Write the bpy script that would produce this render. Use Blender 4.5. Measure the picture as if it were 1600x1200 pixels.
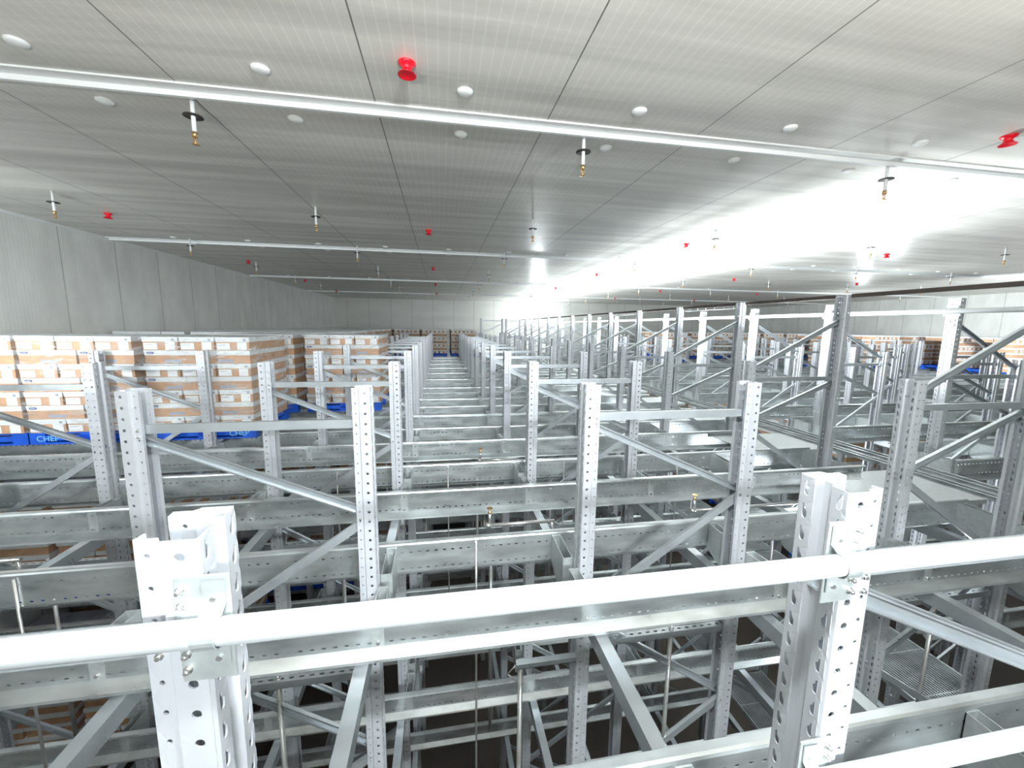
import bpy, bmesh, math, random
from mathutils import Vector, Matrix
random.seed(7)
C = bpy.context.scene.collection
for o in list(bpy.data.objects): bpy.data.objects.remove(o)
PI = math.pi

# ------------------------------------------------------------ camera
CZ = 7.0                                     # eye height above the floor
F = 630.5013
yaw, pit, rol = [math.radians(a) for a in (10.0053, 8.0977, 0.7137)]
fw = Vector((math.sin(yaw)*math.cos(pit), math.cos(yaw)*math.cos(pit), -math.sin(pit)))
up0 = Vector((math.sin(pit)*math.sin(yaw), math.sin(pit)*math.cos(yaw), math.cos(pit)))
rt0 = Vector((math.cos(yaw), -math.sin(yaw), 0))
rt = rt0*math.cos(rol) + up0*math.sin(rol)
up = up0*math.cos(rol) - rt0*math.sin(rol)
cd = bpy.data.cameras.new('camera'); cam = bpy.data.objects.new('camera', cd); C.objects.link(cam)
cd.sensor_fit = 'HORIZONTAL'; cd.sensor_width = 36; cd.lens = F/1600*36; cd.clip_start = .02; cd.clip_end = 200
m = Matrix.Identity(4)
for i in range(3):
    m[i][0] = rt[i]; m[i][1] = up[i]; m[i][2] = -fw[i]
m[2][3] = CZ
cam.matrix_world = m
bpy.context.scene.camera = cam

# ------------------------------------------------------------ world, lamps, exposure
vs = bpy.context.scene.view_settings
vs.view_transform = 'Standard'; vs.look = 'None'; vs.gamma = 1; vs.use_curve_mapping = False
vs.exposure = 0.9
w = bpy.data.worlds.new('world'); bpy.context.scene.world = w; w.use_nodes = True
w.node_tree.nodes['Background'].inputs[0].default_value = (.50, .42, .37, 1)
w.node_tree.nodes['Background'].inputs[1].default_value = .25

def point(name, loc, power, r=.12, col=(.90, .97, 1)):
    l = bpy.data.lights.new(name, 'POINT'); l.energy = power; l.shadow_soft_size = r; l.color = col
    o = bpy.data.objects.new(name, l); C.objects.link(o); o.location = (loc[0], loc[1], CZ+loc[2]); return o
def area(name, loc, target, sx, sy, power, col=(.90, .97, 1), spread=180):
    l = bpy.data.lights.new(name, 'AREA'); l.shape = 'RECTANGLE'; l.size = sx; l.size_y = sy; l.energy = power; l.color = col
    l.spread = math.radians(spread)
    o = bpy.data.objects.new(name, l); C.objects.link(o)
    p = Vector((loc[0], loc[1], CZ+loc[2])); t = Vector((target[0], target[1], CZ+target[2]))
    o.location = p; o.rotation_euler = (t-p).to_track_quat('-Z', 'Y').to_euler(); return o
# work lamps: one hung just above the viewpoint, a flood at the left
point('work_lamp', (.25, .10, 1.02), 115, .06, (.90, .97, 1))
area('flood_light', (1.2, -3.6, 1.05), (.5, 2.6, -1.1), 2.0, .3, 36, spread=60)  # unseen frontal fill added behind the viewpoint to brighten the racks
area('uplight_fill', (-1.2, -.6, -.1), (-1.2, .1, 1.37), .35, .35, 29, col=(1, .965, .90), spread=140)  # unseen uplight added to brighten the ceiling
area('uplight_fill', (2.4, -.6, -.1), (2.5, .1, 1.37), .35, .35, 29, col=(1, .965, .90), spread=140)  # second added uplight, for the right part of the ceiling
area('wall_fill', (-3.9, 3.3, .2), (-5.4, 6.6, .1), .3, .3, 10, spread=110)  # unseen fill added to lift the left wall
area('flood_light', (-4.7, -1.5, -.1), (-3.5, 6, -.2), .6, .6, 16, spread=60)
# flood lamps standing along the aisle on the right
for yy in (4.1, 5.5, 6.9, 8.3, 9.7, 11.1, 12.5, 14.5, 17):
    area('aisle_flood_lamp', (4.30, yy, -.20), (5.0, yy+.1, .72), .12, .5, 50)
area('right_wall_fill', (13.5, 6, .3), (19.5, 13, .5), .6, .6, 110, spread=120)  # unseen fill added to light the right wall
for xx, yy in ((10, 8), (14, 12)):
    point('right_block_fill', (xx+.3, yy, .2), 30, .12)  # unseen fill added among the right-hand racks
point('aisle_end_lamp', (4.9, 20.6, .55), 170, .2)
# unseen fill lights added on the lower levels of aisle and left block
for yy in (2.6, 5.4, 8.2):
    point('lower_aisle_fill', (4.6, yy, -2.2), 26, .12)
for xx, yy, zz in ((.2, 1.4, -4.2), (.2, 8, -4.2)):
    point('lower_rack_fill', (xx, yy, zz), 1.2, .15, (1, .82, .68))

# ------------------------------------------------------------ materials
def mat(name, col, rough=.5, metal=0., noise=0., nscale=8., stretch=(1, 1, 1), bump=0., bscale=30., coat=0., spec=.5):
    m = bpy.data.materials.new(name); m.use_nodes = True; nt = m.node_tree; b = nt.nodes['Principled BSDF']
    b.inputs['Base Color'].default_value = (*col, 1); b.inputs['Roughness'].default_value = rough
    b.inputs['Metallic'].default_value = metal; b.inputs['Coat Weight'].default_value = coat
    b.inputs['Specular IOR Level'].default_value = spec
    tc = nt.nodes.new('ShaderNodeTexCoord'); mp = nt.nodes.new('ShaderNodeMapping'); mp.inputs['Scale'].default_value = stretch
    nt.links.new(tc.outputs['Object'], mp.inputs[0])
    if noise:
        n = nt.nodes.new('ShaderNodeTexNoise'); n.inputs['Scale'].default_value = nscale; n.inputs['Detail'].default_value = 6
        nt.links.new(mp.outputs[0], n.inputs[0])
        r = nt.nodes.new('ShaderNodeMapRange'); r.inputs['From Min'].default_value = .3; r.inputs['From Max'].default_value = .7
        r.inputs['To Min'].default_value = 1-noise; r.inputs['To Max'].default_value = 1+noise*.4
        nt.links.new(n.outputs[0], r.inputs[0])
        x = nt.nodes.new('ShaderNodeMix'); x.data_type = 'RGBA'; x.blend_type = 'MULTIPLY'; x.inputs[0].default_value = 1
        x.inputs[6].default_value = (*col, 1); nt.links.new(r.outputs[0], x.inputs[7]); nt.links.new(x.outputs[2], b.inputs['Base Color'])
        r2 = nt.nodes.new('ShaderNodeMapRange'); r2.inputs['To Min'].default_value = max(.05, rough-.12); r2.inputs['To Max'].default_value = rough+.14
        nt.links.new(n.outputs[0], r2.inputs[0]); nt.links.new(r2.outputs[0], b.inputs['Roughness'])
    if bump:
        n2 = nt.nodes.new('ShaderNodeTexNoise'); n2.inputs['Scale'].default_value = bscale; nt.links.new(mp.outputs[0], n2.inputs[0])
        bp = nt.nodes.new('ShaderNodeBump'); bp.inputs['Strength'].default_value = bump; bp.inputs['Distance'].default_value = .01
        nt.links.new(n2.outputs[0], bp.inputs['Height']); nt.links.new(bp.outputs[0], b.inputs['Normal'])
    return m

def panel_mat(name, col, joint_axis, joint0, pitch, rib, rough, jdark=.25, jw=.004, spec=.5, bands=.22):
    """sandwich panel: painted steel skin with fine ribs and an open joint every panel width"""
    m = bpy.data.materials.new(name); m.use_nodes = True; nt = m.node_tree; b = nt.nodes['Principled BSDF']; L = nt.links.new
    g = nt.nodes.new('ShaderNodeNewGeometry'); s = nt.nodes.new('ShaderNodeSeparateXYZ'); L(g.outputs['Position'], s.inputs[0])
    ax = s.outputs[joint_axis]
    def mth(op, a, b_=None, c=None):
        n = nt.nodes.new('ShaderNodeMath'); n.operation = op
        for i, v in enumerate((a, b_, c)):
            if v is None: continue
            if isinstance(v, (int, float)): n.inputs[i].default_value = v
            else: L(v, n.inputs[i])
        return n.outputs[0]
    def groove(p0, p, wd):
        t = mth('SUBTRACT', ax, p0); t = mth('DIVIDE', t, p); t = mth('FRACT', t); t = mth('SUBTRACT', t, .5); t = mth('ABSOLUTE', t)
        t = mth('SUBTRACT', .5, t); t = mth('MULTIPLY', t, p)       # distance to line
        return mth('LESS_THAN', t, wd)
    j = groove(joint0, pitch, jw); r = groove(joint0, rib, .0035)
    n = nt.nodes.new('ShaderNodeTexNoise'); n.inputs['Scale'].default_value = 1
    mp = nt.nodes.new('ShaderNodeMapping'); mp.inputs['Scale'].default_value = (.35, 5, 2) if joint_axis == 0 else (3, 3, 1.2)
    L(g.outputs['Position'], mp.inputs[0]); L(mp.outputs[0], n.inputs[0]); n.inputs['Detail'].default_value = 4
    rr = nt.nodes.new('ShaderNodeMapRange'); rr.inputs['From Min'].default_value = .35; rr.inputs['From Max'].default_value = .65
    rr.inputs['To Min'].default_value = 1-bands; rr.inputs['To Max'].default_value = 1+bands*.4; L(n.outputs[0], rr.inputs[0])  # panel colour streaked lighter and darker in place of ceiling reflections
    f = mth('MULTIPLY', rr.outputs[0], mth('SUBTRACT', 1, mth('MULTIPLY', j, 1-jdark)))
    f = mth('MULTIPLY', f, mth('ADD', 1, mth('MULTIPLY', r, .10)))
    x = nt.nodes.new('ShaderNodeMix'); x.data_type = 'RGBA'; x.blend_type = 'MULTIPLY'; x.inputs[0].default_value = 1
    x.inputs[6].default_value = (*col, 1); L(f, x.inputs[7]); L(x.outputs[2], b.inputs['Base Color'])
    b.inputs['Specular IOR Level'].default_value = spec
    r3 = nt.nodes.new('ShaderNodeMapRange'); r3.inputs['To Min'].default_value = rough-.06; r3.inputs['To Max'].default_value = rough+.08
    L(n.outputs[0], r3.inputs[0]); L(r3.outputs[0], b.inputs['Roughness'])
    bp = nt.nodes.new('ShaderNodeBump'); bp.inputs['Strength'].default_value = .25; bp.inputs['Distance'].default_value = .004
    L(mth('ADD', mth('MULTIPLY', r, -.6), mth('MULTIPLY', n.outputs[0], 3)), bp.inputs['Height']); L(bp.outputs[0], b.inputs['Normal'])
    return m

M = {}
M['post'] = mat('post_steel', (.64, .66, .695), .40, .38, .12, 5, (1, 1, .25))
M['galv'] = mat('galvanised_steel', (.66, .70, .71), .31, .78, .28, 7, (.6, 1, 2))
M['brace'] = mat('brace_steel', (.60, .64, .67), .32, .7, .12, 6)
M['plate'] = mat('zinc_plate', (.62, .66, .66), .36, .6, .12, 30)
M['tube'] = mat('white_tube', (.66, .69, .705), .22, .15, .03, 3, coat=.3)
M['darkbar'] = mat('dark_bar', (.12, .10, .09), .5, .3, .1, 10)
M['bolt'] = mat('bolt_steel', (.8, .8, .78), .25, .9)
M['brass'] = mat('brass', (.75, .48, .22), .3, .9)
M['pipe'] = mat('pipe_steel', (.62, .62, .60), .3, .8, .15, 8)
M['white'] = mat('white_plastic', (.86, .88, .88), .4)
M['black'] = mat('black_rubber', (.03, .028, .026), .5)
M['red'] = mat('red_plastic', (.80, .005, .02), .35, coat=.2)
M['card'] = mat('cardboard', (.60, .36, .22), .8, 0, .18, 12)
M['lid'] = mat('white_carton', (.80, .82, .83), .55, 0, .05, 10)
M['label'] = mat('paper_label', (.86, .87, .88), .5)
M['print'] = mat('grey_print', (.35, .38, .45), .6)
M['logo'] = mat('blue_logo', (.05, .08, .28), .5)
M['blue'] = mat('blue_pallet', (.008, .12, .75), .5, 0, .3, 6)
M['cyan'] = mat('pale_blue_print', (.25, .62, .85), .5)
M['floor'] = mat('concrete', (.085, .070, .058), .6, 0, .2, 2)
M['ceiling'] = panel_mat('ceiling_panel', (.76, .745, .695), 0, -.3833, 1.102, .0551, .30, spec=.5)
M['wall_side'] = panel_mat('wall_panel_side', (.78, .79, .76), 1, 7.07, 1.04, .052, .36, jdark=.55, jw=.008, bands=.10)
M['wall_back'] = panel_mat('wall_panel_back', (.68, .69, .65), 0, -4.8, 1.10, .055, .36, jdark=.6, jw=.010, bands=.10)
def film_mat():
    m = bpy.data.materials.new('stretch_film'); m.use_nodes = True; nt = m.node_tree; L = nt.links.new
    for n in list(nt.nodes): nt.nodes.remove(n)
    o = nt.nodes.new('ShaderNodeOutputMaterial'); mx = nt.nodes.new('ShaderNodeMixShader'); t = nt.nodes.new('ShaderNodeBsdfTransparent')
    p = nt.nodes.new('ShaderNodeBsdfPrincipled'); p.inputs['Base Color'].default_value = (.85, .88, .9, 1); p.inputs['Roughness'].default_value = .22
    tc = nt.nodes.new('ShaderNodeTexCoord'); mp = nt.nodes.new('ShaderNodeMapping'); mp.inputs['Scale'].default_value = (2.2, 2.2, 9); mp.inputs['Rotation'].default_value = (.25, .3, 0)
    n = nt.nodes.new('ShaderNodeTexNoise'); n.inputs['Scale'].default_value = 2; n.inputs['Detail'].default_value = 5; n.inputs['Distortion'].default_value = 1.2
    L(tc.outputs['Object'], mp.inputs[0]); L(mp.outputs[0], n.inputs[0])
    r = nt.nodes.new('ShaderNodeMapRange'); r.inputs['From Min'].default_value = .50; r.inputs['From Max'].default_value = .72; r.inputs['To Min'].default_value = .05; r.inputs['To Max'].default_value = .5
    L(n.outputs[0], r.inputs[0]); L(r.outputs[0], mx.inputs[0])
    bp = nt.nodes.new('ShaderNodeBump'); bp.inputs['Strength'].default_value = .8; bp.inputs['Distance'].default_value = .02; L(n.outputs[0], bp.inputs['Height']); L(bp.outputs[0], p.inputs['Normal'])
    L(t.outputs[0], mx.inputs[1]); L(p.outputs[0], mx.inputs[2]); L(mx.outputs[0], o.inputs[0]); return m
M['film'] = film_mat()

# ------------------------------------------------------------ mesh helpers
def box(bm, x0, x1, y0, y1, z0, z1, mi=0):
    v = [bm.verts.new(p) for p in ((x0,y0,z0),(x1,y0,z0),(x1,y1,z0),(x0,y1,z0),(x0,y0,z1),(x1,y0,z1),(x1,y1,z1),(x0,y1,z1))]
    for f in ((3,2,1,0),(4,5,6,7),(0,1,5,4),(1,2,6,5),(2,3,7,6),(3,0,4,7)):
        bm.faces.new([v[i] for i in f]).material_index = mi
def tube(bm, p0, p1, r, n=16, r2=None, mi=0, caps=True):
    p0, p1 = Vector(p0), Vector(p1); d = (p1-p0).normalized()
    a = d.orthogonal().normalized(); b = d.cross(a); r2 = r if r2 is None else r2
    A = [bm.verts.new(p0+(a*math.cos(t)+b*math.sin(t))*r) for t in [2*PI*i/n for i in range(n)]]
    B = [bm.verts.new(p1+(a*math.cos(t)+b*math.sin(t))*r2) for t in [2*PI*i/n for i in range(n)]]
    for i in range(n):
        f = bm.faces.new((A[i], A[(i+1) % n], B[(i+1) % n], B[i])); f.smooth = True; f.material_index = mi
    if caps:
        bm.faces.new(A[::-1]).material_index = mi; bm.faces.new(B).material_index = mi
def lathe(bm, prof, n=24, ctr=(0, 0), mi=0):
    rings = [[bm.verts.new((ctr[0]+r*math.cos(2*PI*i/n), ctr[1]+r*math.sin(2*PI*i/n), z)) for i in range(n)] for r, z in prof]
    for a, b in zip(rings, rings[1:]):
        for i in range(n):
            f = bm.faces.new((a[i], a[(i+1) % n], b[(i+1) % n], b[i])); f.smooth = True; f.material_index = mi
    bm.faces.new(rings[0][::-1]).material_index = mi; bm.faces.new(rings[-1]).material_index = mi
def prism(bm, prof, axis, a, b):
    """closed polygon of 2-D points extruded from a to b along 'X','Y' or 'Z'"""
    def P(u, v, t): return {'X': (t, u, v), 'Y': (u, t, v), 'Z': (u, v, t)}[axis]
    A = [bm.verts.new(P(u, v, a)) for u, v in prof]; B = [bm.verts.new(P(u, v, b)) for u, v in prof]; n = len(prof)
    for i in range(n): bm.faces.new((A[i], A[(i+1) % n], B[(i+1) % n], B[i]))
    bm.faces.new(A[::-1]); bm.faces.new(B)
def mesh(name, bm, mats):
    bmesh.ops.recalc_face_normals(bm, faces=bm.faces)
    me = bpy.data.meshes.new(name); bm.to_mesh(me); bm.free()
    for k in (mats if isinstance(mats, (list, tuple)) else [mats]): me.materials.append(M[k])
    return me
def obj(name, me, parent=None, loc=(0, 0, 0), rz=0):
    o = bpy.data.objects.new(name, me); C.objects.link(o); o.location = loc; o.rotation_euler = (0, 0, rz)
    if parent is not None: o.parent = parent
    return o
def tag(o, label, cat, group=None, kind=None):
    if label: o['label'] = label
    if cat: o['category'] = cat
    if group: o['group'] = group
    if kind: o['kind'] = kind
    return o
def thing(name, label, cat, loc=(0, 0, 0), rz=0, group=None):
    return tag(obj(name, None, None, (loc[0], loc[1], CZ+loc[2]), rz), label, cat, group)
def shell(name, me, th):
    """give a sheet mesh its steel thickness and bake it into shared mesh data"""
    o = bpy.data.objects.new('tmp', me); C.objects.link(o)
    s = o.modifiers.new('s', 'SOLIDIFY'); s.thickness = th; s.offset = 0
    dg = bpy.context.evaluated_depsgraph_get(); nm = bpy.data.meshes.new_from_object(o.evaluated_get(dg)); nm.name = name
    bpy.data.objects.remove(o); return nm

def perforated(bm, segs, n_cells, pitch, P):
    """sheet made of strips (2-D polyline segments) extruded along t; strips with a hole tuple get punched cells.
    seg = (a, b, hole) ; hole = None or (centre 0..1 , half_u, half_t, npts, keyhole)"""
    cache = {}
    def V(p):
        k = (round(p[0], 5), round(p[1], 5), round(p[2], 5))
        if k not in cache: cache[k] = bm.verts.new(k)
        return cache[k]
    for a, b, hole in segs:
        a = Vector(a); b = Vector(b); Ls = (b-a).length
        if hole is None:
            for c in range(0, n_cells, 1):
                t0, t1 = c*pitch, (c+1)*pitch
                q = [P(a, t0), P(b, t0), P(b, t1), P(a, t1)]
                bm.faces.new([V(x) for x in q])
            continue
        hc, hu, ht, npt, key = hole; q4 = npt//4
        for c in range(n_cells):
            t0 = c*pitch; cu = hc*Ls; ct = t0+pitch/2
            outer = []
            for s_ in range(4):
                for i in range(q4):
                    e = i/q4
                    outer.append([(Ls*e, t0), (Ls, t0+pitch*e), (Ls*(1-e), t0+pitch), (0, t0+pitch*(1-e))][s_])
            inner = []
            for (u, t) in outer:
                ang = math.atan2((t-ct)/pitch, (u-Ls/2)/Ls)
                cu_, su_ = math.cos(ang), math.sin(ang)
                if key:   # slot, wider at its foot
                    k = 1/max(abs(cu_)**3+abs(su_)**3, 1e-6)**(1/3)
                    du = hu*cu_*k; dt = ht*su_*k
                    if dt > 0: du = du*.55 - hu*.45
                    inner.append((cu+du, ct+dt))
                else:
                    inner.append((cu+hu*cu_, ct+ht*su_))
            d = (b-a)/Ls
            N = len(outer)
            for i in range(N):
                j = (i+1) % N
                ps = [P(a+d*outer[i][0], outer[i][1]), P(a+d*outer[j][0], outer[j][1]), P(a+d*inner[j][0], inner[j][1]), P(a+d*inner[i][0], inner[i][1])]
                try: bm.faces.new([V(x) for x in ps])
                except ValueError: pass

# ------------------------------------------------------------ upright post (open Sigma section), web at x = 0, opening towards +x
def post_mesh(name, ncell, npt=8):
    bm = bmesh.new()
    W, st = .0535, .043
    rnd = (.55, .0070, .0070, npt, False); sm = (.5, .0040, .0040, npt, False)
    slot = (.45, .0062, .016, npt, True); slot2 = (.55, .0062, .016, npt, True)
    half = [((.081, .026), (.084, st), None), ((.084, st), (.055, st), sm), ((.055, st), (.048, W), None), ((.048, W), (.003, W), rnd),
            ((.003, W), (0, W-.004), None), ((0, W-.004), (0, .018), slot), ((0, .018), (.013, .010), None), ((.013, .010), (.013, 0), None)]
    segs = []
    for a, b, h in half:
        segs.append((a, b, h))
        h2 = h
        segs.append(((a[0], -a[1]), (b[0], -b[1]), h2))
    perforated(bm, segs, ncell, .05, lambda p, t: (p[0], p[1], t))
    bmesh.ops.recalc_face_normals(bm, faces=bm.faces)
    me = mesh(name, bm, 'post')
    return shell(name, me, .003)
TOP_S, TOP_T = 6.70, 7.36
POST = post_mesh('post', 134); POST_T = post_mesh('tall_post', 147); POST_F = post_mesh('front_post', 134, 16)

def chan(bm, p0, p1, w_, d, t=.003, up=Vector((0, 1, 0)), open_=-1):
    """C channel from p0 to p1; web width w_ seen along 'up', flanges d deep, open side along open_*up"""
    p0, p1 = Vector(p0), Vector(p1); a = (p1-p0).normalized(); s = a.cross(up).normalized(); n = up.normalized()*open_
    def q(u0, u1, v0, v1):
        vs_ = []
        for P_ in (p0, p1):
            for (u, v) in ((u0, v0), (u1, v0), (u1, v1), (u0, v1)): vs_.append(bm.verts.new(P_+s*u+n*v))
        for f in ((3,2,1,0),(4,5,6,7),(0,1,5,4),(1,2,6,5),(2,3,7,6),(3,0,4,7)): bm.faces.new([vs_[i] for i in f])
    h = w_/2
    q(-h, h, 0, t); q(-h, -h+t, t, d); q(h-t, h, t, d)
    q(-h, -h+.008, d-t, d); q(h-.008, h, d-t, d)

def brace_mesh(name, x0, z0, x1, z1, w_=.042, open_=-1, y=0):
    bm = bmesh.new(); chan(bm, (x0, y, z0), (x1, y, z1), w_, .024, open_=open_); return mesh(name, bm, 'brace')
def bolt_mesh():
    bm = bmesh.new(); lathe(bm, [(.0065, 0), (.0065, .005)], 6); lathe(bm, [(.0035, .005), (.0035, .010)], 10)
    bmesh.ops.rotate(bm, verts=bm.verts, cent=(0, 0, 0), matrix=Matrix.Rotation(PI/2, 3, 'X')); return mesh('bolt', bm, 'bolt')
BOLT = bolt_mesh()

ROW0, ROWP = .596, 1.4
def rowY(k): return ROW0+ROWP*k+.0535
ORD = ['first', 'second', 'third', 'fourth', 'fifth', 'sixth', 'seventh', 'eighth', 'ninth', 'tenth', 'eleventh', 'twelfth', 'thirteenth', 'fourteenth', 'fifteenth']
# columns: (x_left, x_right, kind, words)
COLS = [(-3.55, -2.49, 'S', 'beside the wrapped pallets, far left'),
        (-1.40, -.34, 'S', 'just left of the central gap'),
        (.75, 1.80, 'S', 'just right of the central gap'),
        (2.90, 3.97, 'TR', 'left edge of lit aisle'),
        (5.31, 6.37, 'TL', 'right edge of lit aisle'),
        (7.46, 8.52, 'S', 'second column right of the lit aisle'),
        (9.61, 10.67, 'S', 'third column right of the lit aisle'),
        (11.76, 12.82, 'S', 'fourth column right of the lit aisle'),
        (13.91, 14.97, 'S', 'fifth column right of the lit aisle'),
        (16.06, 17.12, 'S', 'sixth column right of the lit aisle')]
_bm = {}
def bmz(kind, wdt, i, a, b, open_):
    key = (kind, round(wdt, 3), i)
    if key not in _bm: _bm[key] = brace_mesh('brace', a[0], a[1], b[0], b[1], open_=open_)
    return _bm[key]
def frame(ci, k):
    xl, xr, kind, words = COLS[ci]; wd = xr-xl; y = rowY(k)
    only = None
    if k == 0:
        if ci == 1: only = 'R'
        elif ci == 2: only = 'L'
    tall = kind != 'S'
    lab = {'S': 'short steel upright frame', 'TR': 'upright frame with tall right post', 'TL': 'white upright frame with tall left post'}[kind]
    t = thing('upright_frame', f'{lab}, {ORD[k]} row, {words}', 'rack frame', (xl, y, -CZ), 0, 'upright frames')
    big = POST_F if k == 0 else POST
    obj('post', POST_T if kind == 'TL' else big, t, (0, 0, 0), 0)
    obj('post', POST_T if kind == 'TR' else big, t, (wd, 0, 0), PI)
    a, b = .012, wd-.012
    z = lambda h: CZ+h
    segs = [((a+.03, z(-.48)), (b-.03, z(-.48)), 1, 'horizontal_brace')]
    if kind == 'TR': nodes = [(1, .12), (0, -.43)]; segs.append(((b, z(.12)), (a, z(-.42)), -1, 'diagonal_brace')); nodes = [(1, -.50), (0, -.93)]
    elif kind == 'TL': segs.append(((a, z(.12)), (b, z(-.42)), -1, 'diagonal_brace')); nodes = [(0, -.50), (1, -.93)]
    else: nodes = [(0, -.51), (1, -.965)]
    depth = 6.6 if k < 4 else (3.2 if k < 8 else 2)
    while nodes[-1][1] > -depth: nodes.append((1-nodes[-1][0], nodes[-1][1]-.69))
    for j, (n0, n1) in enumerate(zip(nodes, nodes[1:])):
        p = (a if n0[0] == 0 else b, z(n0[1])); q = (a if n1[0] == 0 else b, z(n1[1]))
        segs.append((p, q, -1 if j % 2 == 0 else 1, 'diagonal_brace'))
    for i, (p, q, op, nm) in enumerate(segs):
        oy = .012 if op == -1 else -.018
        obj(nm, bmz(kind, wd, i, p, q, op), t, (0, oy, 0))
        if k in (0, 1, 2) and i < 4:
            for e in (p, q):
                ex = .068 if e[0] < wd/2 else wd-.068
                obj('bolt', BOLT, t, (ex, -.043, e[1]))
    if k == 0:
        pass
    return t
def visible_cols(k):
    r = []
    for ci, (xl, xr, kind, _) in enumerate(COLS):
        y = ROW0+ROWP*k
        if k == 0 and ci not in (1, 2): continue
        lim = {0: 99, 1: 4.2, 2: 7.0}.get(k, 99)
        if ci >= 5 and k < 2: continue
        if ci == 4 and k < 1: continue
        if xl > 1.25*y+2.2 and k > 0: continue
        r.append(ci)
    return r
for k in range(15):
    for ci in visible_cols(k): frame(ci, k)
# tall end frames near the back wall
for j, (xa, xb, wds) in enumerate([(1.75, 2.80, 'leftmost of the two'), (2.90, 3.90, 'rightmost of the two')]):
    t = thing('end_frame', f'tall thin end frame close to the back wall, {wds}', 'rack frame', (xa, 18.4, -CZ), 0, 'end frames')
    obj('post', POST_T, t, (0, 0, 0)); obj('post', POST_T, t, (xb-xa, 0, 0), PI)
    for nm, p, q in (('horizontal_brace', (0, 7.25), (xb-xa, 7.25)), ('diagonal_brace', (0, 6.65), (xb-xa, 7.15)), ('horizontal_brace', (0, 6.5), (xb-xa, 6.5))):
        obj(nm, brace_mesh('brace', p[0], p[1], q[0], q[1]), t)

# ------------------------------------------------------------ pallet rails (run across the picture, two per lane)
def rail_mesh(name, length, side):
    """web in y = 0 plane, top at z = 0; flanges towards side (lane side): -1 or +1"""
    bm = bmesh.new(); s = side
    pts = [(s*.046, -.012), (s*.042, -.002), (s*.012, .002), (s*.003, -.001), (0, -.010), (0, -.040), (0, -.074), (0, -.080), (0, -.134), (0, -.140), (0, -.184), (s*.046, -.214), (s*.048, -.226)]
    slot = (.5, .0052, .0110, 8, False)
    n = int(round(length/.05))
    segs = []
    for i, (a, b) in enumerate(zip(pts, pts[1:])):
        if i in (5, 9): segs.append((a, b, slot))
        else: segs.append((a, b, None))
    # one long face for unpunched strips
    for a, b, h in segs:
        if h is None:
            bm.faces.new([bm.verts.new((0, a[0], a[1])), bm.verts.new((0, b[0], b[1])), bm.verts.new((n*.05, b[0], b[1])), bm.verts.new((n*.05, a[0], a[1]))])
        else: perforated(bm, [(a, b, h)], n, .05, lambda p, t: (t, p[0], p[1]))
    bmesh.ops.remove_doubles(bm, verts=bm.verts, dist=.0001)
    return shell(name, mesh(name, bm, 'galv'), .0032)
RL = {(-1, 'L'): rail_mesh('lane_rail', 9.40, -1), (1, 'L'): rail_mesh('lane_rail', 9.40, 1),
      (-1, 'R'): rail_mesh('lane_rail', 12.0, -1), (1, 'R'): rail_mesh('lane_rail', 12.0, 1)}
def bracket_mesh(side):
    """gusset bracket holding a rail to a post: rail web at y=0, post flange at y=-side*.17"""
    bm = bmesh.new(); L_ = -side*(.248 if side == 1 else .22)
    def fin(x):
        A = [bm.verts.new((x, yy, zz)) for yy, zz in ((0, -.02), (0, -.19), (L_*.35, -.24), (L_, -.27), (L_, -.03))]
        B = [bm.verts.new((x+.004, v.co.y, v.co.z)) for v in A]
        n = len(A)
        for i in range(n): bm.faces.new((A[i], A[(i+1) % n], B[(i+1) % n], B[i]))
        bm.faces.new(A[::-1]); bm.faces.new(B)
    fin(-.028); fin(.024)
    e = -side*.003
    box(bm, -.028, .028, min(0, e)-.002, max(0, e)+.002, -.19, -.02)
    box(bm, -.03, .03, L_-.003, L_+.003, -.27, -.03)
    for zz in (-.06, -.15): lathe_y(bm, 0, -side*.006, zz, .008, side)
    return mesh('support_bracket', bm, 'plate')
def lathe_y(bm, x, y, z, r, side):
    tube(bm, (x, y, z), (x, y-side*.008, z), r, 8)
BR = {-1: bracket_mesh(-1), 1: bracket_mesh(1)}
def end_mesh(side):
    bm = bmesh.new(); s = side
    prism(bm, [(0, -.03), (s*-.05, -.03), (s*-.06, -.19), (0, -.21)], 'X', 0, .004)
    box(bm, -.09, 0, min(0, -s*.004), max(0, -s*.004), -.19, -.02); box(bm, -.05, -.03, min(0, -s*.02), max(0, -s*.02), -.19, -.02)
    return mesh('end_plate', bm, 'plate')
EP = {-1: end_mesh(-1), 1: end_mesh(1)}
def boltpair():
    bm = bmesh.new()
    for zz in (-.057, -.162): tube(bm, (0, -.001, zz), (0, -.010, zz), .009, 8)
    return mesh('rail_bolt', bm, 'bolt')
BP = boltpair()
LV = [(-1.306, 'top'), (-3.13, 'second'), (-5.1, 'third')]
LVW = {'top': 'top level', 'second': 'second level down', 'third': 'third level down'}
posts_L = [(-3.55, 1), (-2.49, -1), (-1.40, 1), (-.34, -1), (.75, 1), (1.80, -1), (2.90, 1), (3.97, -1)]
posts_R = [(5.31, 1), (6.37, -1), (7.46, 1), (8.52, -1), (9.61, 1), (10.67, -1)]
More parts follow.
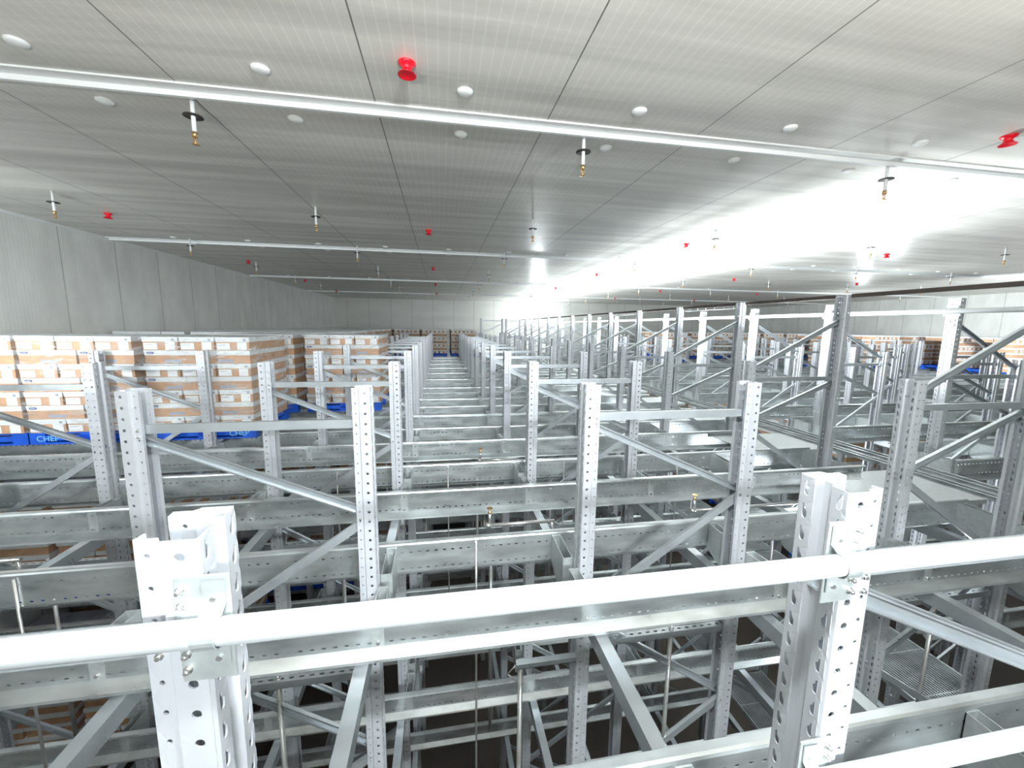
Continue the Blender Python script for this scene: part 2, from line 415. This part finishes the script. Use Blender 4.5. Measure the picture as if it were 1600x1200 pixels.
def rail(k, side, blk, lz, lvn):
    y = ROW0+ROWP*k+(-.22 if side == -1 else .355)
    x0 = -5.32 if blk == 'L' else 5.2
    nf = 'near' if side == -1 else 'far'
    o = obj('lane_rail', RL[(side, blk)], None, (x0, y, CZ+lz))
    tag(o, f'slotted lane rail, {LVW[lvn]}, {nf} side of {ORD[k]} post row, {"left" if blk == "L" else "right"} of aisle', 'rack rail', 'slotted lane rails')
    if True:
        for (px, dr) in (posts_L if blk == 'L' else posts_R):
            bx = px-x0-dr*.034 if px not in (3.97, 5.31) else px-x0-dr*.034
            if 0 < bx < (9.4 if blk == 'L' else 12):
                obj('support_bracket', BR[side], o, (bx, 0, 0))
                if side == -1 and k <= 5 and lvn == 'top': obj('rail_bolt', BP, o, (bx, -.001, 0))
        if blk == 'L' and k <= 6: obj('end_plate', EP[side], o, (9.4, 0, 0))
    return o
for k in range(15):
    for side in (-1, 1):
        if k == 0 and side == -1: continue
        for blk in 'LR':
            if blk == 'R' and k < 1: continue
            rail(k, side, blk, *LV[0])
            if k <= 6: rail(k, side, blk, *LV[1])
            if k <= 6 and blk == 'L': rail(k, side, blk, *LV[2])

# cross channels joining neighbouring post rows under the rails
def tie_mesh():
    bm = bmesh.new(); Lh = ROWP-.115
    box(bm, -.031, .031, 0, Lh, -.004, 0); box(bm, -.031, -.027, 0, Lh, -.085, -.004); box(bm, .027, .031, 0, Lh, -.085, -.004)
    box(bm, -.027, -.015, 0, Lh, -.085, -.081); box(bm, .015, .027, 0, Lh, -.085, -.081)
    return mesh('cross_channel', bm, 'brace')
TIE = tie_mesh()
XW = {-2.49: 'fourth post column left', -1.40: 'second post column left', -.34: 'first post column left', .75: 'first post column right', 1.80: 'second post column right',
      2.90: 'third post column right', 3.97: 'tall posts left', 6.37: 'short posts right', 7.46: 'second block right', 8.52: 'third post right'}
for lz, lvn, kmax in ((-1.565, 'top', 8), (-3.39, 'second', 5), (-5.36, 'third', 4)):
    for k in range(0, kmax):
        for px, dr in posts_L[1:]+posts_R[1:4]:
            if px > 4 and (k < 2 or lvn == 'third'): continue
            if px > 2.1*(ROW0+ROWP*(k+1))+1.5: continue
            cx = px+dr*.042
            o = obj('cross_channel', TIE, None, (cx, ROW0+ROWP*k+.110, CZ+lz))
            w_ = {-2.49: 'at far left frame', -1.40: 'two posts left of central gap', -.34: 'along left edge of central gap', .75: 'along right edge of central gap',
                  1.80: 'two posts right of central gap', 2.90: 'three posts right of central gap', 3.97: 'under the tall posts by aisle', 6.37: 'just right of aisle posts', 7.46: 'second bay right of aisle', 8.52: 'third bay right of aisle'}[px]
            tag(o, f'cross channel behind {ORD[k]} post row, {LVW[lvn]}, {w_}', 'rack channel', 'cross channels under the rails')

# ------------------------------------------------------------ white guard tubes in front
def handrail(name, label, x0, x1, y, z, r=.019):
    bm = bmesh.new(); tube(bm, (x0, y, 0), (x1, y, 0), r, 40); o = obj(name, mesh(name, bm, 'tube'), None, (0, 0, CZ+z)); return tag(o, label, 'guard rail', None)
TY = .570
handrail('guard_tube', 'upper white round guard tube clamped across the nearest two posts', -3.2, 4.2, TY, -.425)
handrail('guard_tube', 'lower white guard tube crossing the bottom right corner', .3, 4.2, TY, -.895)
def clamp(x, zc, side, label, upside=False):
    """plate bolted on the post flange (front at y=.54) and strap over the tube"""
    t = thing('tube_clamp', label, 'clamp', (x, .594, zc), 0, None)
    bm = bmesh.new(); x0, x1 = (-.036, .036)
    box(bm, x0, x1, -.004, 0, -.091, .073)
    bmesh.ops.bevel(bm, geom=bm.edges[:], offset=.0012, segments=1, affect='EDGES')
    obj('mounting_plate', mesh('mounting_plate', bm, 'plate'), t)
    # strap in y-z : from plate top tab over tube front, down to lower tab
    ty = TY-.594; R = .0205; pts = [(-.0055, .067), (-.0055, .030)]
    for a in range(75, 286, 15):
        th = math.radians(a); pts.append((ty+R*math.cos(th), R*math.sin(th)))
    pts += [(-.0055, -.030), (-.0055, -.066)]
    sx = .016*side
    bm = bmesh.new(); hw = .0145; tt = .0022
    n = len(pts); outer = []; inner = []
    for i, (yy, zz) in enumerate(pts):
        a_ = pts[max(0, i-1)]; b_ = pts[min(n-1, i+1)]; d = Vector((b_[0]-a_[0], b_[1]-a_[1])).normalized(); nn = Vector((d.y, -d.x))
        inner.append((yy, zz)); outer.append((yy-nn.x*-tt, zz-nn.y*-tt))
    V = []
    for xx in (sx-hw, sx+hw):
        V.append([bm.verts.new((xx, p[0], p[1])) for p in inner]); V.append([bm.verts.new((xx, p[0], p[1])) for p in outer])
    for i in range(n-1):
        for A, B in ((V[0], V[2]), (V[1], V[3]), (V[0], V[1]), (V[2], V[3])):
            bm.faces.new((A[i], A[i+1], B[i+1], B[i]))
    obj('strap', mesh('strap', bm, 'plate'), t)
    for (bx, bz, br) in ((-.027*side, .053, .0062), (-.027*side, .030, .0062), (-.027*side, -.046, .0062), (-.027*side, -.070, .0062)):
        bm = bmesh.new(); lathe(bm, [(br, .004), (br, .0065), (br*.8, .0065), (br*.72, .012), (br*.4, .014)], 20); bmesh.ops.rotate(bm, verts=bm.verts, cent=(0, 0, 0), matrix=Matrix.Rotation(PI/2, 3, 'X'))
        obj('bolt', mesh('plate_bolt', bm, 'bolt'), t, (bx, 0, bz))
    bm = bmesh.new(); tube(bm, (sx, -.0075, .039), (sx, -.0115, .039), .0042, 16); obj('screw', mesh('screw', bm, 'bolt'), t)
    bm = bmesh.new(); tube(bm, (sx, -.0075, -.054), (sx, -.011, -.054), .0040, 16); obj('screw', mesh('screw', bm, 'bolt'), t)
    return t
clamp(-.337, -.425, 1, 'zinc clamp holding the white tube on the nearest left post')
clamp(.741, -.425, -1, 'zinc clamp holding the white tube on the nearest right post')
clamp(.741, -.895, -1, 'lower zinc clamp at the bottom of the nearest right post')

# aisle guard tube on the tall right-hand posts and dark bars along the tall left-hand posts
bm = bmesh.new(); tube(bm, (5.25, 1.6, 0), (5.25, 20.4, 0), .026, 20); o = obj('aisle_guard_tube', mesh('aisle_guard_tube', bm, 'tube'), None, (0, 0, CZ+.215))
tag(o, 'long white guard tube along the tall white posts, right of aisle', 'guard rail')
bm = bmesh.new(); chan(bm, (0, .055, 0), (0, ROWP-.055, 0), .036, .03, up=Vector((1, 0, 0)), open_=1); TB = mesh('top_bar', bm, 'darkbar')
for k in range(1, 14):
    o = obj('top_bar', TB, None, (3.955, rowY(k), CZ+.338)); tag(o, f'dark top bar between the {ORD[k]} and {ORD[k+1]} tall aisle posts', 'rack bar', 'dark top bars')
bm = bmesh.new(); tube(bm, (0, .08, 0), (0, ROWP-.08, 0), .007, 8)
for i in range(6): box(bm, -.004, .004, .2+i*.2, .215+i*.2, -.01, .028)
RP = mesh('cable_tray', bm, 'white')
for k in (2, 3, 4):
    pass
for k in (3, 5):
    o = obj('clipped_cable', RP, None, (3.98, rowY(k), CZ+.285)); tag(o, f'thin white cable clipped under the dark bar, {ORD[k]} aisle post', 'cable', 'clipped cables')
# white collar under tube on the tall white posts
bm = bmesh.new(); box(bm, -.012, -.002, -.07, .07, -.05, -.028); box(bm, -.012, -.002, -.05, .05, .028, .06); CL = mesh('collar', bm, 'white')
for k in range(1, 14):
    o = obj('tube_collar', CL, None, (5.31, rowY(k), CZ+.215)); tag(o, f'white collar plate on the {ORD[k]} tall white aisle post', 'bracket', 'collars on the white posts')

# ------------------------------------------------------------ aisle : plates, tracks, gratings
def grating_mesh():
    bm = bmesh.new()
    for i in range(25): box(bm, i*.030, i*.030+.007, 0, 1.36, -.03, 0)
    for yy in (0, .45, .9, 1.352): box(bm, 0, .73, yy, yy+.008, -.03, -.006)
    box(bm, -.008, 0, 0, 1.36, -.05, .004); box(bm, .73, .738, 0, 1.36, -.05, .004)
    return mesh('aisle_grating', bm, 'galv')
GR = grating_mesh()
for lz, nm, ks in ((-3.2, 'second level down', range(0, 7)), (-5.2, 'third level down', range(1, 6))):
    for k in ks:
        o = obj('aisle_grating', GR, None, (4.06, ROW0+ROWP*k+.02, CZ+lz)); tag(o, f'barred steel grating in the aisle, {nm}, behind {ORD[k]} post row', 'grating', 'aisle gratings')
for j, xx in enumerate((4.52, 4.60, 4.74, 4.84)):
    bm = bmesh.new(); prism(bm, [(-.018, -.03), (.018, -.03), (.018, -.024), (.005, -.018), (.005, 0), (.014, .006), (-.014, .006), (-.005, 0), (-.005, -.018), (-.018, -.024)], 'Y', .3, 20.2)
    o = obj('aisle_track', mesh('aisle_track', bm, 'galv'), None, (xx, 0, CZ-1.36)); tag(o, ['leftmost', 'second from left', 'third from left', 'rightmost'][j]+' long steel track running down the lit aisle', 'track', 'aisle tracks')
def lane_plate():
    bm = bmesh.new(); box(bm, 0, 1.0, 0, .70, -.004, 0); box(bm, 0, 1.0, 0, .004, -.04, -.004); box(bm, 0, 1.0, .696, .70, -.04, -.004); box(bm, .996, 1.0, .004, .696, -.04, -.004)
    return mesh('lane_plate', bm, 'plate')
LP = lane_plate()
for k in range(1, 11):
    o = obj('lane_plate', LP, None, (3.42, ROW0+ROWP*k+.44, CZ-1.36)); tag(o, f'flat steel plate at the lane mouth behind the {ORD[k]} tall post', 'plate', 'lane mouth plates')
bm = bmesh.new(); box(bm, 0, .42, 0, 1.2, -.004, 0); box(bm, 0, .004, 0, 1.2, -.05, -.004); box(bm, .416, .42, 0, 1.2, -.05, -.004); WP = mesh('walk_plate', bm, 'galv')
for k in range(0, 12):
    o = obj('walk_plate', WP, None, (4.06, ROW0+ROWP*k+.12, CZ-1.50)); tag(o, f'grey walk plate beside the tracks, behind {ORD[k]} post row', 'plate', 'aisle walk plates')

# ------------------------------------------------------------ in-rack sprinkler supports
def strut_thing(x0, x1, k, px, zt, label):
    y = rowY(k)
    t = thing('pipe_support', label, 'pipe support', (x0, y, zt), 0, 'pipe supports inside the frames')
    bm = bmesh.new(); Ls = x1-x0; n = int(Ls/.05)
    box(bm, 0, Ls, -.0205, -.0185, -.020, .020); box(bm, 0, Ls, .0185, .0205, -.020, .020)
    perforated(bm, [((-.0185, .020), (.0185, .020), (.5, .006, .014, 8, False))], n, Ls/n, lambda p, q: (q, p[0], p[1]))
    perforated(bm, [((-.021, -.018), (-.021, .018), (.5, .0055, .013, 8, False))], n, Ls/n, lambda p, q: (q, p[0]-.0006, p[1]))
    obj('slotted_strut', mesh('slotted_strut', bm, 'brace'), t)
    bm = bmesh.new(); tube(bm, (px-x0, 0, .03), (px-x0, 0, -1.75), .013, 16); obj('drop_pipe', mesh('drop_pipe', bm, 'pipe'), t)
    bm = bmesh.new(); tube(bm, (px-x0, 0, .022), (px-x0, 0, .045), .012, 6); obj('nut', mesh('nut', bm, 'bolt'), t)
for k in (1, 2, 3, 4):
    strut_thing(-1.32, -.42, k, -.86, -1.86, f'slotted strut with drop pipe, {ORD[k]} row, left of central gap')
    strut_thing(.83, 1.72, k, 1.38, -1.86, f'slotted strut with drop pipe, {ORD[k]} row, right of central gap')
    strut_thing(2.98, 3.88, k, 3.42, -1.86, f'slotted strut with drop pipe, {ORD[k]} row, below the tall frame')
    strut_thing(-3.47, -2.57, k, -3.0, -1.86, f'slotted strut with drop pipe, {ORD[k]} row, far left frame')
for k in (1, 2, 3):
    t = thing('pipe_hanger', f'flat arm and pipe reaching into the central gap, {ORD[k]} row', 'pipe support', (.40, rowY(k)-.03, -1.90), 0, 'pipe arms in the central gap')
    bm = bmesh.new(); chan(bm, (0, 0, 0), (.36, 0, 0), .04, .03, up=Vector((0, 0, 1)), open_=-1); obj('arm', mesh('arm', bm, 'brace'), t)
    bm = bmesh.new(); tube(bm, (.025, -.005, -.02), (.025, -.005, -2.0), .0145, 16); obj('pipe', mesh('pipe', bm, 'pipe'), t)
    bm = bmesh.new(); box(bm, -.055, .0, -.01, -.006, -.12, -.115); tube(bm, (-.05, -.006, -.06), (.02, -.006, -.13), .004, 8); tube(bm, (-.05, -.006, -.06), (0, -.006, -.01), .004, 8)
    obj('hook', mesh('hook', bm, 'bolt'), t)
def inrack(x, y, z, label, Lp=.48):
    t = thing('rack_sprinkler', label, 'sprinkler', (x, y, z), 0, 'sprinklers between the rails')
    bm = bmesh.new(); tube(bm, (-.02, 0, 0), (Lp, 0, 0), .013, 16); tube(bm, (-.03, 0, 0), (.01, 0, 0), .018, 12); tube(bm, (Lp-.016, 0, 0), (Lp-.016, 0, -.146), .012, 12); obj('feed_pipe', mesh('feed_pipe', bm, 'pipe'), t)
    bm = bmesh.new(); tube(bm, (0, 0, .01), (0, 0, .09), .011, 14); obj('riser', mesh('riser', bm, 'pipe'), t)
    bm = bmesh.new(); lathe(bm, [(.008, .09), (.014, .095), (.014, .105), (.006, .11), (.004, .125), (.022, .128), (.022, .131)], 16); obj('head', mesh('head', bm, 'brass'), t)
inrack(.33, 2.72, -1.42, 'brass sprinkler on a short pipe in the central gap, nearest')
inrack(.40, 4.15, -1.42, 'brass sprinkler on a short pipe in the central gap, further back', .41)
inrack(1.95, 2.72, -1.42, 'brass sprinkler on a short pipe right of the second frame', 1.01)
inrack(-3.3, 2.72, -1.42, 'brass sprinkler on a short pipe near the left picture edge', .80)
# thin hanging rods seen between the rails
bm = bmesh.new(); tube(bm, (0, 0, 0), (0, 0, -1.9), .007, 10); RD = mesh('hanger_rod', bm, 'pipe')
for i, (x, k, w_) in enumerate([(.20, 1, 'in the central gap, nearest'), (.05, 2, 'in the central gap, second'), (1.2, 2, 'right of central gap'), (-.95, 2, 'left of central gap'),
        (-2.2, 1, 'left of the second post row'), (2.45, 2, 'before the tall frame'), (-2.0, 3, 'in front of the pallets')]):
    y = ROW0+ROWP*k+.345
    o = obj('hanger_rod', RD, None, (x, y, CZ-1.33)); tag(o, f'thin steel hanger rod below the rails {w_}', 'rod', 'hanger rods')

# ------------------------------------------------------------ cartons, pallets, film
def carton_meshes(wx, dy, h, kind):
    lid = .055; e = .006
    bm = bmesh.new(); box(bm, -wx/2+.008, wx/2-.008, -dy/2+.008, dy/2-.008, 0, h-.01); body = mesh('carton', bm, 'card')
    bm = bmesh.new()
    b = [(-wx/2+e, -dy/2+e), (wx/2-e, -dy/2+e), (wx/2-e, dy/2-e), (-wx/2+e, dy/2-e)]; tt = [(-wx/2+.001, -dy/2+.001), (wx/2-.001, -dy/2+.001), (wx/2-.001, dy/2-.001), (-wx/2+.001, dy/2-.001)]
    A = [bm.verts.new((*p, h-lid)) for p in b]; B = [bm.verts.new((*p, h-.002)) for p in tt]
    for i in range(4): bm.faces.new((A[i], A[(i+1) % 4], B[(i+1) % 4], B[i]))
    bm.faces.new(B); bm.faces.new(A[::-1]); lidm = mesh('lid', bm, 'lid')
    return body, lidm
def flat(x0, x1, y, z0, z1, t=.0012, k='label'):
    bm = bmesh.new(); box(bm, x0, x1, y-t, y, z0, z1); return mesh(k, bm, k)
H = .146
B1, L1 = carton_meshes(.347, .52, H, 1)
B2, L2 = carton_meshes(.522, .35, H, 2)
fy = -.52/2+.008
LBL1 = flat(-.158, -.030, fy-.0002, .008, .078); LBL2 = flat(.045, .140, fy-.0002, .004, .089); PRT = flat(-.145, -.070, fy-.0016, .055, .060, k='print')
TRI = flat(.11, .135, -.26+.0035, .100, .125, k='print')
bm = bmesh.new()
pr = [(-.045+.012*math.cos(a)*1.0, .012*math.sin(a)) for a in [PI/2+PI*i/8 for i in range(9)]]+[(.0+.012*math.cos(a), .012*math.sin(a)) for a in [-PI/2+PI*i/8 for i in range(9)]]
prism(bm, pr, 'Y', -.0016, 0); LOGO = mesh('logo', bm, 'logo')
bm = bmesh.new(); rr = random.Random(3)
for i in range(7): box(bm, -.046+i*.007, -.0415+i*.007, -.0026, -.0016, -.005, .001+.004*rr.random())
LOGOT = mesh('logo_lettering', bm, 'label')
STAMP = flat(-.07, .09, -.35/2+.0078, .012, .045, k='print')
ncart = 0
def carton(kind, x, y, z, rz, label, front, parts=True):
    global ncart; ncart += 1
    t = thing('carton', label, 'carton', (x, y, z), rz, 'white-lidded cartons on the pallets')
    obj('body', B1 if kind == 1 else B2, t); obj('lid', L1 if kind == 1 else L2, t)
    if front:
        if kind == 1:
            a = obj('shipping_label', LBL1, t); obj('print', PRT, a); obj('shipping_label', LBL2, t); obj('mark', TRI, t)
        else:
            a = obj('logo', LOGO, t, (-.175, -.35/2+.0035, H-.030)); obj('lettering', LOGOT, a)
            obj('stamp', STAMP, t)
    return t
STD = H*7+.137
def pallet_mesh(lx, ly):
    bm = bmesh.new()
    for y0 in (0, ly/2-.05, ly-.10): box(bm, 0, lx, y0, y0+.10, 0, .018)
    for y0 in (0, ly/2-.05, ly-.10):
        for x0 in (0, lx/2-.07, lx-.14): box(bm, x0, x0+.14, y0, y0+.10, .018, .095)
    for x0 in (0, lx/2-.07, lx-.14): box(bm, x0, x0+.14, 0, ly, .095, .112)
    n = 7
    for i in range(n): y0 = i*(ly-.10)/(n-1); box(bm, 0, lx, y0, y0+.10, .112, .130)
    box(bm, .14, lx-.14, .0, .018, .040, .095)
    return mesh('pallet', bm, 'blue')
PAL = pallet_mesh(1.06, 1.04)
def text_mesh(s, size):
    c = bpy.data.curves.new('t', 'FONT'); c.body = s; c.size = size; c.extrude = .001
    o = bpy.data.objects.new('t', c); C.objects.link(o); dg = bpy.context.evaluated_depsgraph_get()
    me = bpy.data.meshes.new_from_object(o.evaluated_get(dg)); bpy.data.objects.remove(o); me.transform(Matrix.Rotation(PI/2, 4, 'X')); me.materials.clear(); me.materials.append(M['cyan']); return me
TXT = text_mesh('CHEP', .085)
def pallet(x, y, z, words, letter_at=None):
    t = thing('pallet', f'blue wooden pallet under {words}', 'pallet', (x, y, z), 0, 'blue pallets')
    obj('deck', PAL, t)
    if letter_at is not None: obj('lettering', TXT, t, (letter_at, -.002, .034))
    return t
def stack(x0, y0, words, letter=None, film=True, tilt=0.0, seed=0, zb=-1.306):
    rg = random.Random(seed); pallet(x0, y0, zb, words, letter); z = zb+.131
    lean = 0
    for l in range(7):
        lean += rg.uniform(-.004, .006)+tilt
        lv = ['lowest', 'second-lowest', 'third-lowest', 'middle', 'third-highest', 'second-highest', 'topmost'][l]
        if l % 2 == 0:
            for j in range(2):
                for i in range(3):
                    carton(1, x0+.18+i*.353+lean+rg.uniform(-.004, .004), y0+.25+j*.53-.01, z, 0,
                           f'carton in {["front", "rear"][j]} {["left", "centre", "right"][i]} of {lv} layer, {words}', j == 0)
        else:
            for j in range(3):
                for i in range(2):
                    carton(2, x0+.268+i*.530+lean+rg.uniform(-.004, .004), y0+.165+j*.355, z, 0,
                           f'long carton, {["front", "middle", "rear"][j]} {["left", "right"][i]} of {lv} layer, {words}', j == 0)
        z += H
    if film:
        bm = bmesh.new(); n = 14; ring = []
        cs = [(-.012, -.03), (1.085, -.03), (1.085, 1.07), (-.012, 1.07)]
        for q in range(9):
            zz = .13+q*(z-zb-.125)/8; row = []
            for a, b in zip(cs, cs[1:]+cs[:1]):
                for e in range(8):
                    f_ = e/8; row.append(bm.verts.new((a[0]+(b[0]-a[0])*f_+rg.uniform(-.006, .006), a[1]+(b[1]-a[1])*f_+rg.uniform(-.006, .006), zz+rg.uniform(-.01, .01))))
            ring.append(row)
        for a, b in zip(ring, ring[1:]):
            for i in range(len(a)): bm.faces.new((a[i], a[(i+1) % len(a)], b[(i+1) % len(a)], b[i])).smooth = True
        o = obj('stretch_film', mesh('stretch_film', bm, 'film'), None, (x0+lean/2, y0, CZ+zb)); tag(o, f'clear crinkled stretch film round {words}', 'film', 'stretch film')
stack(-5.375, 4.96, 'the stack at the left picture edge', None, False, 0, 1)
stack(-4.30, 4.96, 'the large stack, second from left', .06, True, 0, 2)
stack(-3.17, 4.96, 'the large stack, third from left', .78, True, 0, 3)
stack(-1.98, 6.36, 'the stack just left of central gap', None, True, 0, 4)
stack(-3.17, 6.36, 'the stack behind the two large stacks', None, False, 0, 5)

LY_ = lambda k: ROW0+ROWP*k+.164
# further stacks: too many and too small to tell their cartons apart
far = []
for r in range(2, 12):
    y = LY_(3+r)
    xs = [-5.36, -4.22, -3.08] if r < 9 else [-5.36, -4.22, -3.08, -1.94, -.80, .42]
    for x in xs:
        if r < 9 and x > -3 and r > 3: continue
        far.append((x, y))
far = [(x, y) for (x, y) in far]
rb = [(8.66, LY_(10)), (13.0, LY_(8)), (15.2, LY_(8)), (16.6, LY_(6)), (17.9, LY_(6))]
for x in [9.6+1.2*i for i in range(8)]: rb += [(x, LY_(11)), (x, LY_(12))]
for k in (3, 4, 5, 7, 8, 9, 10): rb += [(18.1, LY_(k))]
for k in (7, 8, 9, 10): rb += [(16.8, LY_(k))]
bm = bmesh.new(); rg = random.Random(11)
for (x, y) in far+rb:
    z = CZ-1.306+.131
    low = False
    for l in range(7):
        nx = 3 if l % 2 == 0 else 2
        for i in range(nx):
            for j in range(2):
                wx = 1.06/nx; xa = x+i*wx+rg.uniform(0, .012)
                if (y > 12 or x > 8) and j == 1 and l < 6: continue
                ya = y+j*.52; dj = rg.uniform(0, .02)
                box(bm, xa+.012, xa+wx-.012, ya+.01+dj, ya+.50, z, z+.092, 0)
                box(bm, xa+.004, xa+wx-.004, ya+dj, ya+.51, z+.092, z+H-.003, 1)
                if l % 2 == 0: box(bm, xa+.03, xa+.14, ya+.008+dj, ya+.0099+dj, z+.015, z+.072, 2); box(bm, xa+.24, xa+.32, ya+.008+dj, ya+.0099+dj, z+.01, z+.082, 2)
        z += H
o = obj('distant_cartons', mesh('distant_cartons', bm, ['card', 'lid', 'label'])); tag(o, 'distant stacks of white-lidded brown cartons in the far rows', 'cartons', kind='stuff')
for i, (x, y) in enumerate(far+rb):
    nm = 'far left block' if x < 0 else 'far right block' if x > 5 else 'far end of central gap'
    t = thing('pallet', f'blue pallet beneath distant cartons, {nm}', 'pallet', (x, y, -1.306), 0, f'distant blue pallets, {nm}'); obj('deck', PAL, t)

# stored stacks on the lower levels, in the dark between the rails
bm = bmesh.new(); rg = random.Random(5)
low = []
for zb, lw in ((-3.13, 0), (-5.1, 1)):
    for k in range(0, 12):
        for x in ([-5.36, -4.22, -3.08] if k < 5 else [-5.36, -4.22, -3.08, -1.94] if k < 8 else [-5.36, -4.22, -3.08, -1.94, -.8, .4, 1.6]):
            if k < 3 or (k < 5 and x > -3.5): continue
            low.append((x, LY_(k), zb))
        if k >= 4:
            for x in (7.8, 9.0, 10.2): low.append((x, LY_(k), zb))
for (x, y, zb) in low:
    z = CZ+zb+.131
    for l in range(7):
        nx = 3 if l % 2 == 0 else 2
        for i in range(nx):
            wx = 1.06/nx; xa = x+i*wx; dj = rg.uniform(0, .02)
            box(bm, xa+.012, xa+wx-.012, y+.01+dj, y+1.02, z, z+.092, 0); box(bm, xa+.004, xa+wx-.004, y+dj, y+1.03, z+.092, z+H-.003, 1)
        z += H
o = obj('stored_cartons', mesh('stored_cartons', bm, ['card', 'lid'])); tag(o, 'shaded carton stacks stored on the lower rack levels', 'cartons', kind='stuff')
for (x, y, zb) in low:
    t = thing('pallet', 'blue pallet under shaded carton stacks on the lower levels', 'pallet', (x, y, zb), 0, 'blue pallets on the lower levels'); obj('deck', PAL, t)

# ------------------------------------------------------------ ceiling fittings
ZC = 1.37
def susp_rail(y, label):
    bm = bmesh.new()
    prism(bm, [(-.055, 0), (-.055, -.010), (-.047, -.010), (-.047, -.004), (.035, -.004), (.035, -.034), (.060, -.034), (.060, 0)], 'X', -5.39, 19.4)
    o = obj('ceiling_rail', mesh('ceiling_rail', bm, 'white'), None, (0, y, CZ+ZC)); tag(o, label, 'ceiling rail')
for y, l in ((2.89, 'nearest white rail running across the ceiling'), (7.95, 'second white rail across the ceiling, over the pallets'), (13.0, 'third thin rail across the ceiling'), (18.1, 'farthest thin rail across the ceiling near back wall')): susp_rail(y, l)
bm = bmesh.new(); lathe(bm, [(.047, 0), (.047, -.006), (.040, -.014), (.025, -.019), (.004, -.021)], 28); CAP = mesh('suspension_anchor', bm, 'white')
for ri, yr in enumerate((2.89, 7.95, 13.0)):
    for s, dy in (('near', -.28), ('far', .26)):
        for n in range(-5, 17):
            x = .157+1.105*n
            if x > 1.3*yr+4 or x < -5.2: continue
            if x > 9 and ri > 1: continue
            o = obj('suspension_anchor', CAP, None, (x, yr+dy, CZ+ZC))
            px = 'left' if x < 0 else 'right'
            q = round(abs((x-.157)/1.105))
            w_ = 'over the central gap' if q == 0 else f'{ORD[q-1]} cap {px} of central gap' if q <= 15 else 'far right'
            tag(o, f'white round cap on {s} side of {["nearest", "second", "third"][ri]} ceiling rail, {w_}', 'ceiling cap', 'white ceiling caps')
def sprinkler_parts():
    bm = bmesh.new(); tube(bm, (0, 0, 0), (0, 0, -.215), .0125, 16); a = mesh('pipe', bm, 'white')
    bm = bmesh.new(); lathe(bm, [(.013, -.105), (.052, -.112), (.054, -.117), (.013, -.114)], 24); b = mesh('escutcheon', bm, 'black')
    bm = bmesh.new(); tube(bm, (0, 0, -.205), (0, 0, -.235), .0165, 12); box(bm, -.013, -.010, -.002, .002, -.265, -.235); box(bm, .010, .013, -.002, .002, -.265, -.235); tube(bm, (0, 0, -.235), (0, 0, -.262), .003, 8)
    lathe(bm, [(.006, -.262), (.010, -.266), (.010, -.270), (.004, -.272)], 12); c = mesh('head', bm, 'brass')
    bm = bmesh.new(); lathe(bm, [(.003, -.270), (.021, -.274), (.021, -.276), (.004, -.277)], 20); d = mesh('deflector', bm, 'brass'); return a, b, c, d
SP = sprinkler_parts()
for ri, y in enumerate((2.99, 5.33, 7.75, 10.2, 12.7, 15.2, 17.7, 20.2)):
    for n, x in enumerate([-4.07+2.63*i for i in range(10)]):
        if x > 1.25*y+3 or (ri == 0 and n == 0) or x > 19: continue
        if ri == 0: x = [-4, -1.485, 1.03, 3.68][min(n, 3)]
        if ri == 0 and n > 3: continue
        t = thing('ceiling_sprinkler', f'pendent ceiling sprinkler, {ORD[ri]} sprinkler row, {ORD[n]} from the left wall', 'sprinkler', (x, y, ZC), 0, 'pendent ceiling sprinklers')
        for nm, me in zip(('pipe', 'escutcheon', 'head', 'deflector'), SP): obj(nm, me, t)
bm = bmesh.new(); lathe(bm, [(.046, 0), (.046, -.006), (.038, -.014), (.026, -.020), (.024, -.034), (.030, -.044), (.046, -.056), (.049, -.060), (.046, -.060), (.030, -.050), (.012, -.044)], 32); RED = mesh('detector_base', bm, 'red')
for ri, y in enumerate((2.41, 6.23, 10.1, 13.9, 17.8)):
    for n, x in enumerate((-4.18, -.16, 3.95, 7.9, 11.9, 15.9)):
        if x > 1.3*y+1.5 or (ri == 0 and n == 0): continue
        o = obj('red_detector', RED, None, (x, y, CZ+ZC)); tag(o, f'red spool-shaped detector base on ceiling, {ORD[ri]} row, {ORD[n]} from left wall', 'detector', 'red ceiling detectors')

# ------------------------------------------------------------ room shell
XL_, XR_, YB, YF = -5.4, 19.5, 22.5, -4.0
def slab(name, x0, x1, y0, y1, z0, z1, mt):
    bm = bmesh.new(); box(bm, x0, x1, y0, y1, z0, z1); o = obj(name, mesh(name, bm, mt)); o['kind'] = 'structure'; return o
slab('floor', XL_-.2, XR_+.2, YF-.2, YB+.2, -.2, 0, 'floor')
slab('ceiling', XL_-.2, XR_+.2, YF-.2, YB+.2, CZ+ZC, CZ+ZC+.2, 'ceiling')
slab('wall_left', XL_-.2, XL_, YF, YB, 0, CZ+ZC, 'wall_side')
slab('wall_right', XR_, XR_+.2, YF, YB, 0, CZ+ZC, 'wall_side')
slab('wall_back', XL_-.2, XR_+.2, YB, YB+.2, 0, CZ+ZC, 'wall_back')
slab('wall_front', XL_-.2, XR_+.2, YF-.2, YF, 0, CZ+ZC, 'wall_back')
bm = bmesh.new(); prism(bm, [(0, 0), (.03, 0), (0, -.03)], 'Y', YF, YB)
o = obj('trim_1', mesh('trim_1', bm, 'white'), None, (XL_, 0, CZ+ZC)); o['kind'] = 'structure'
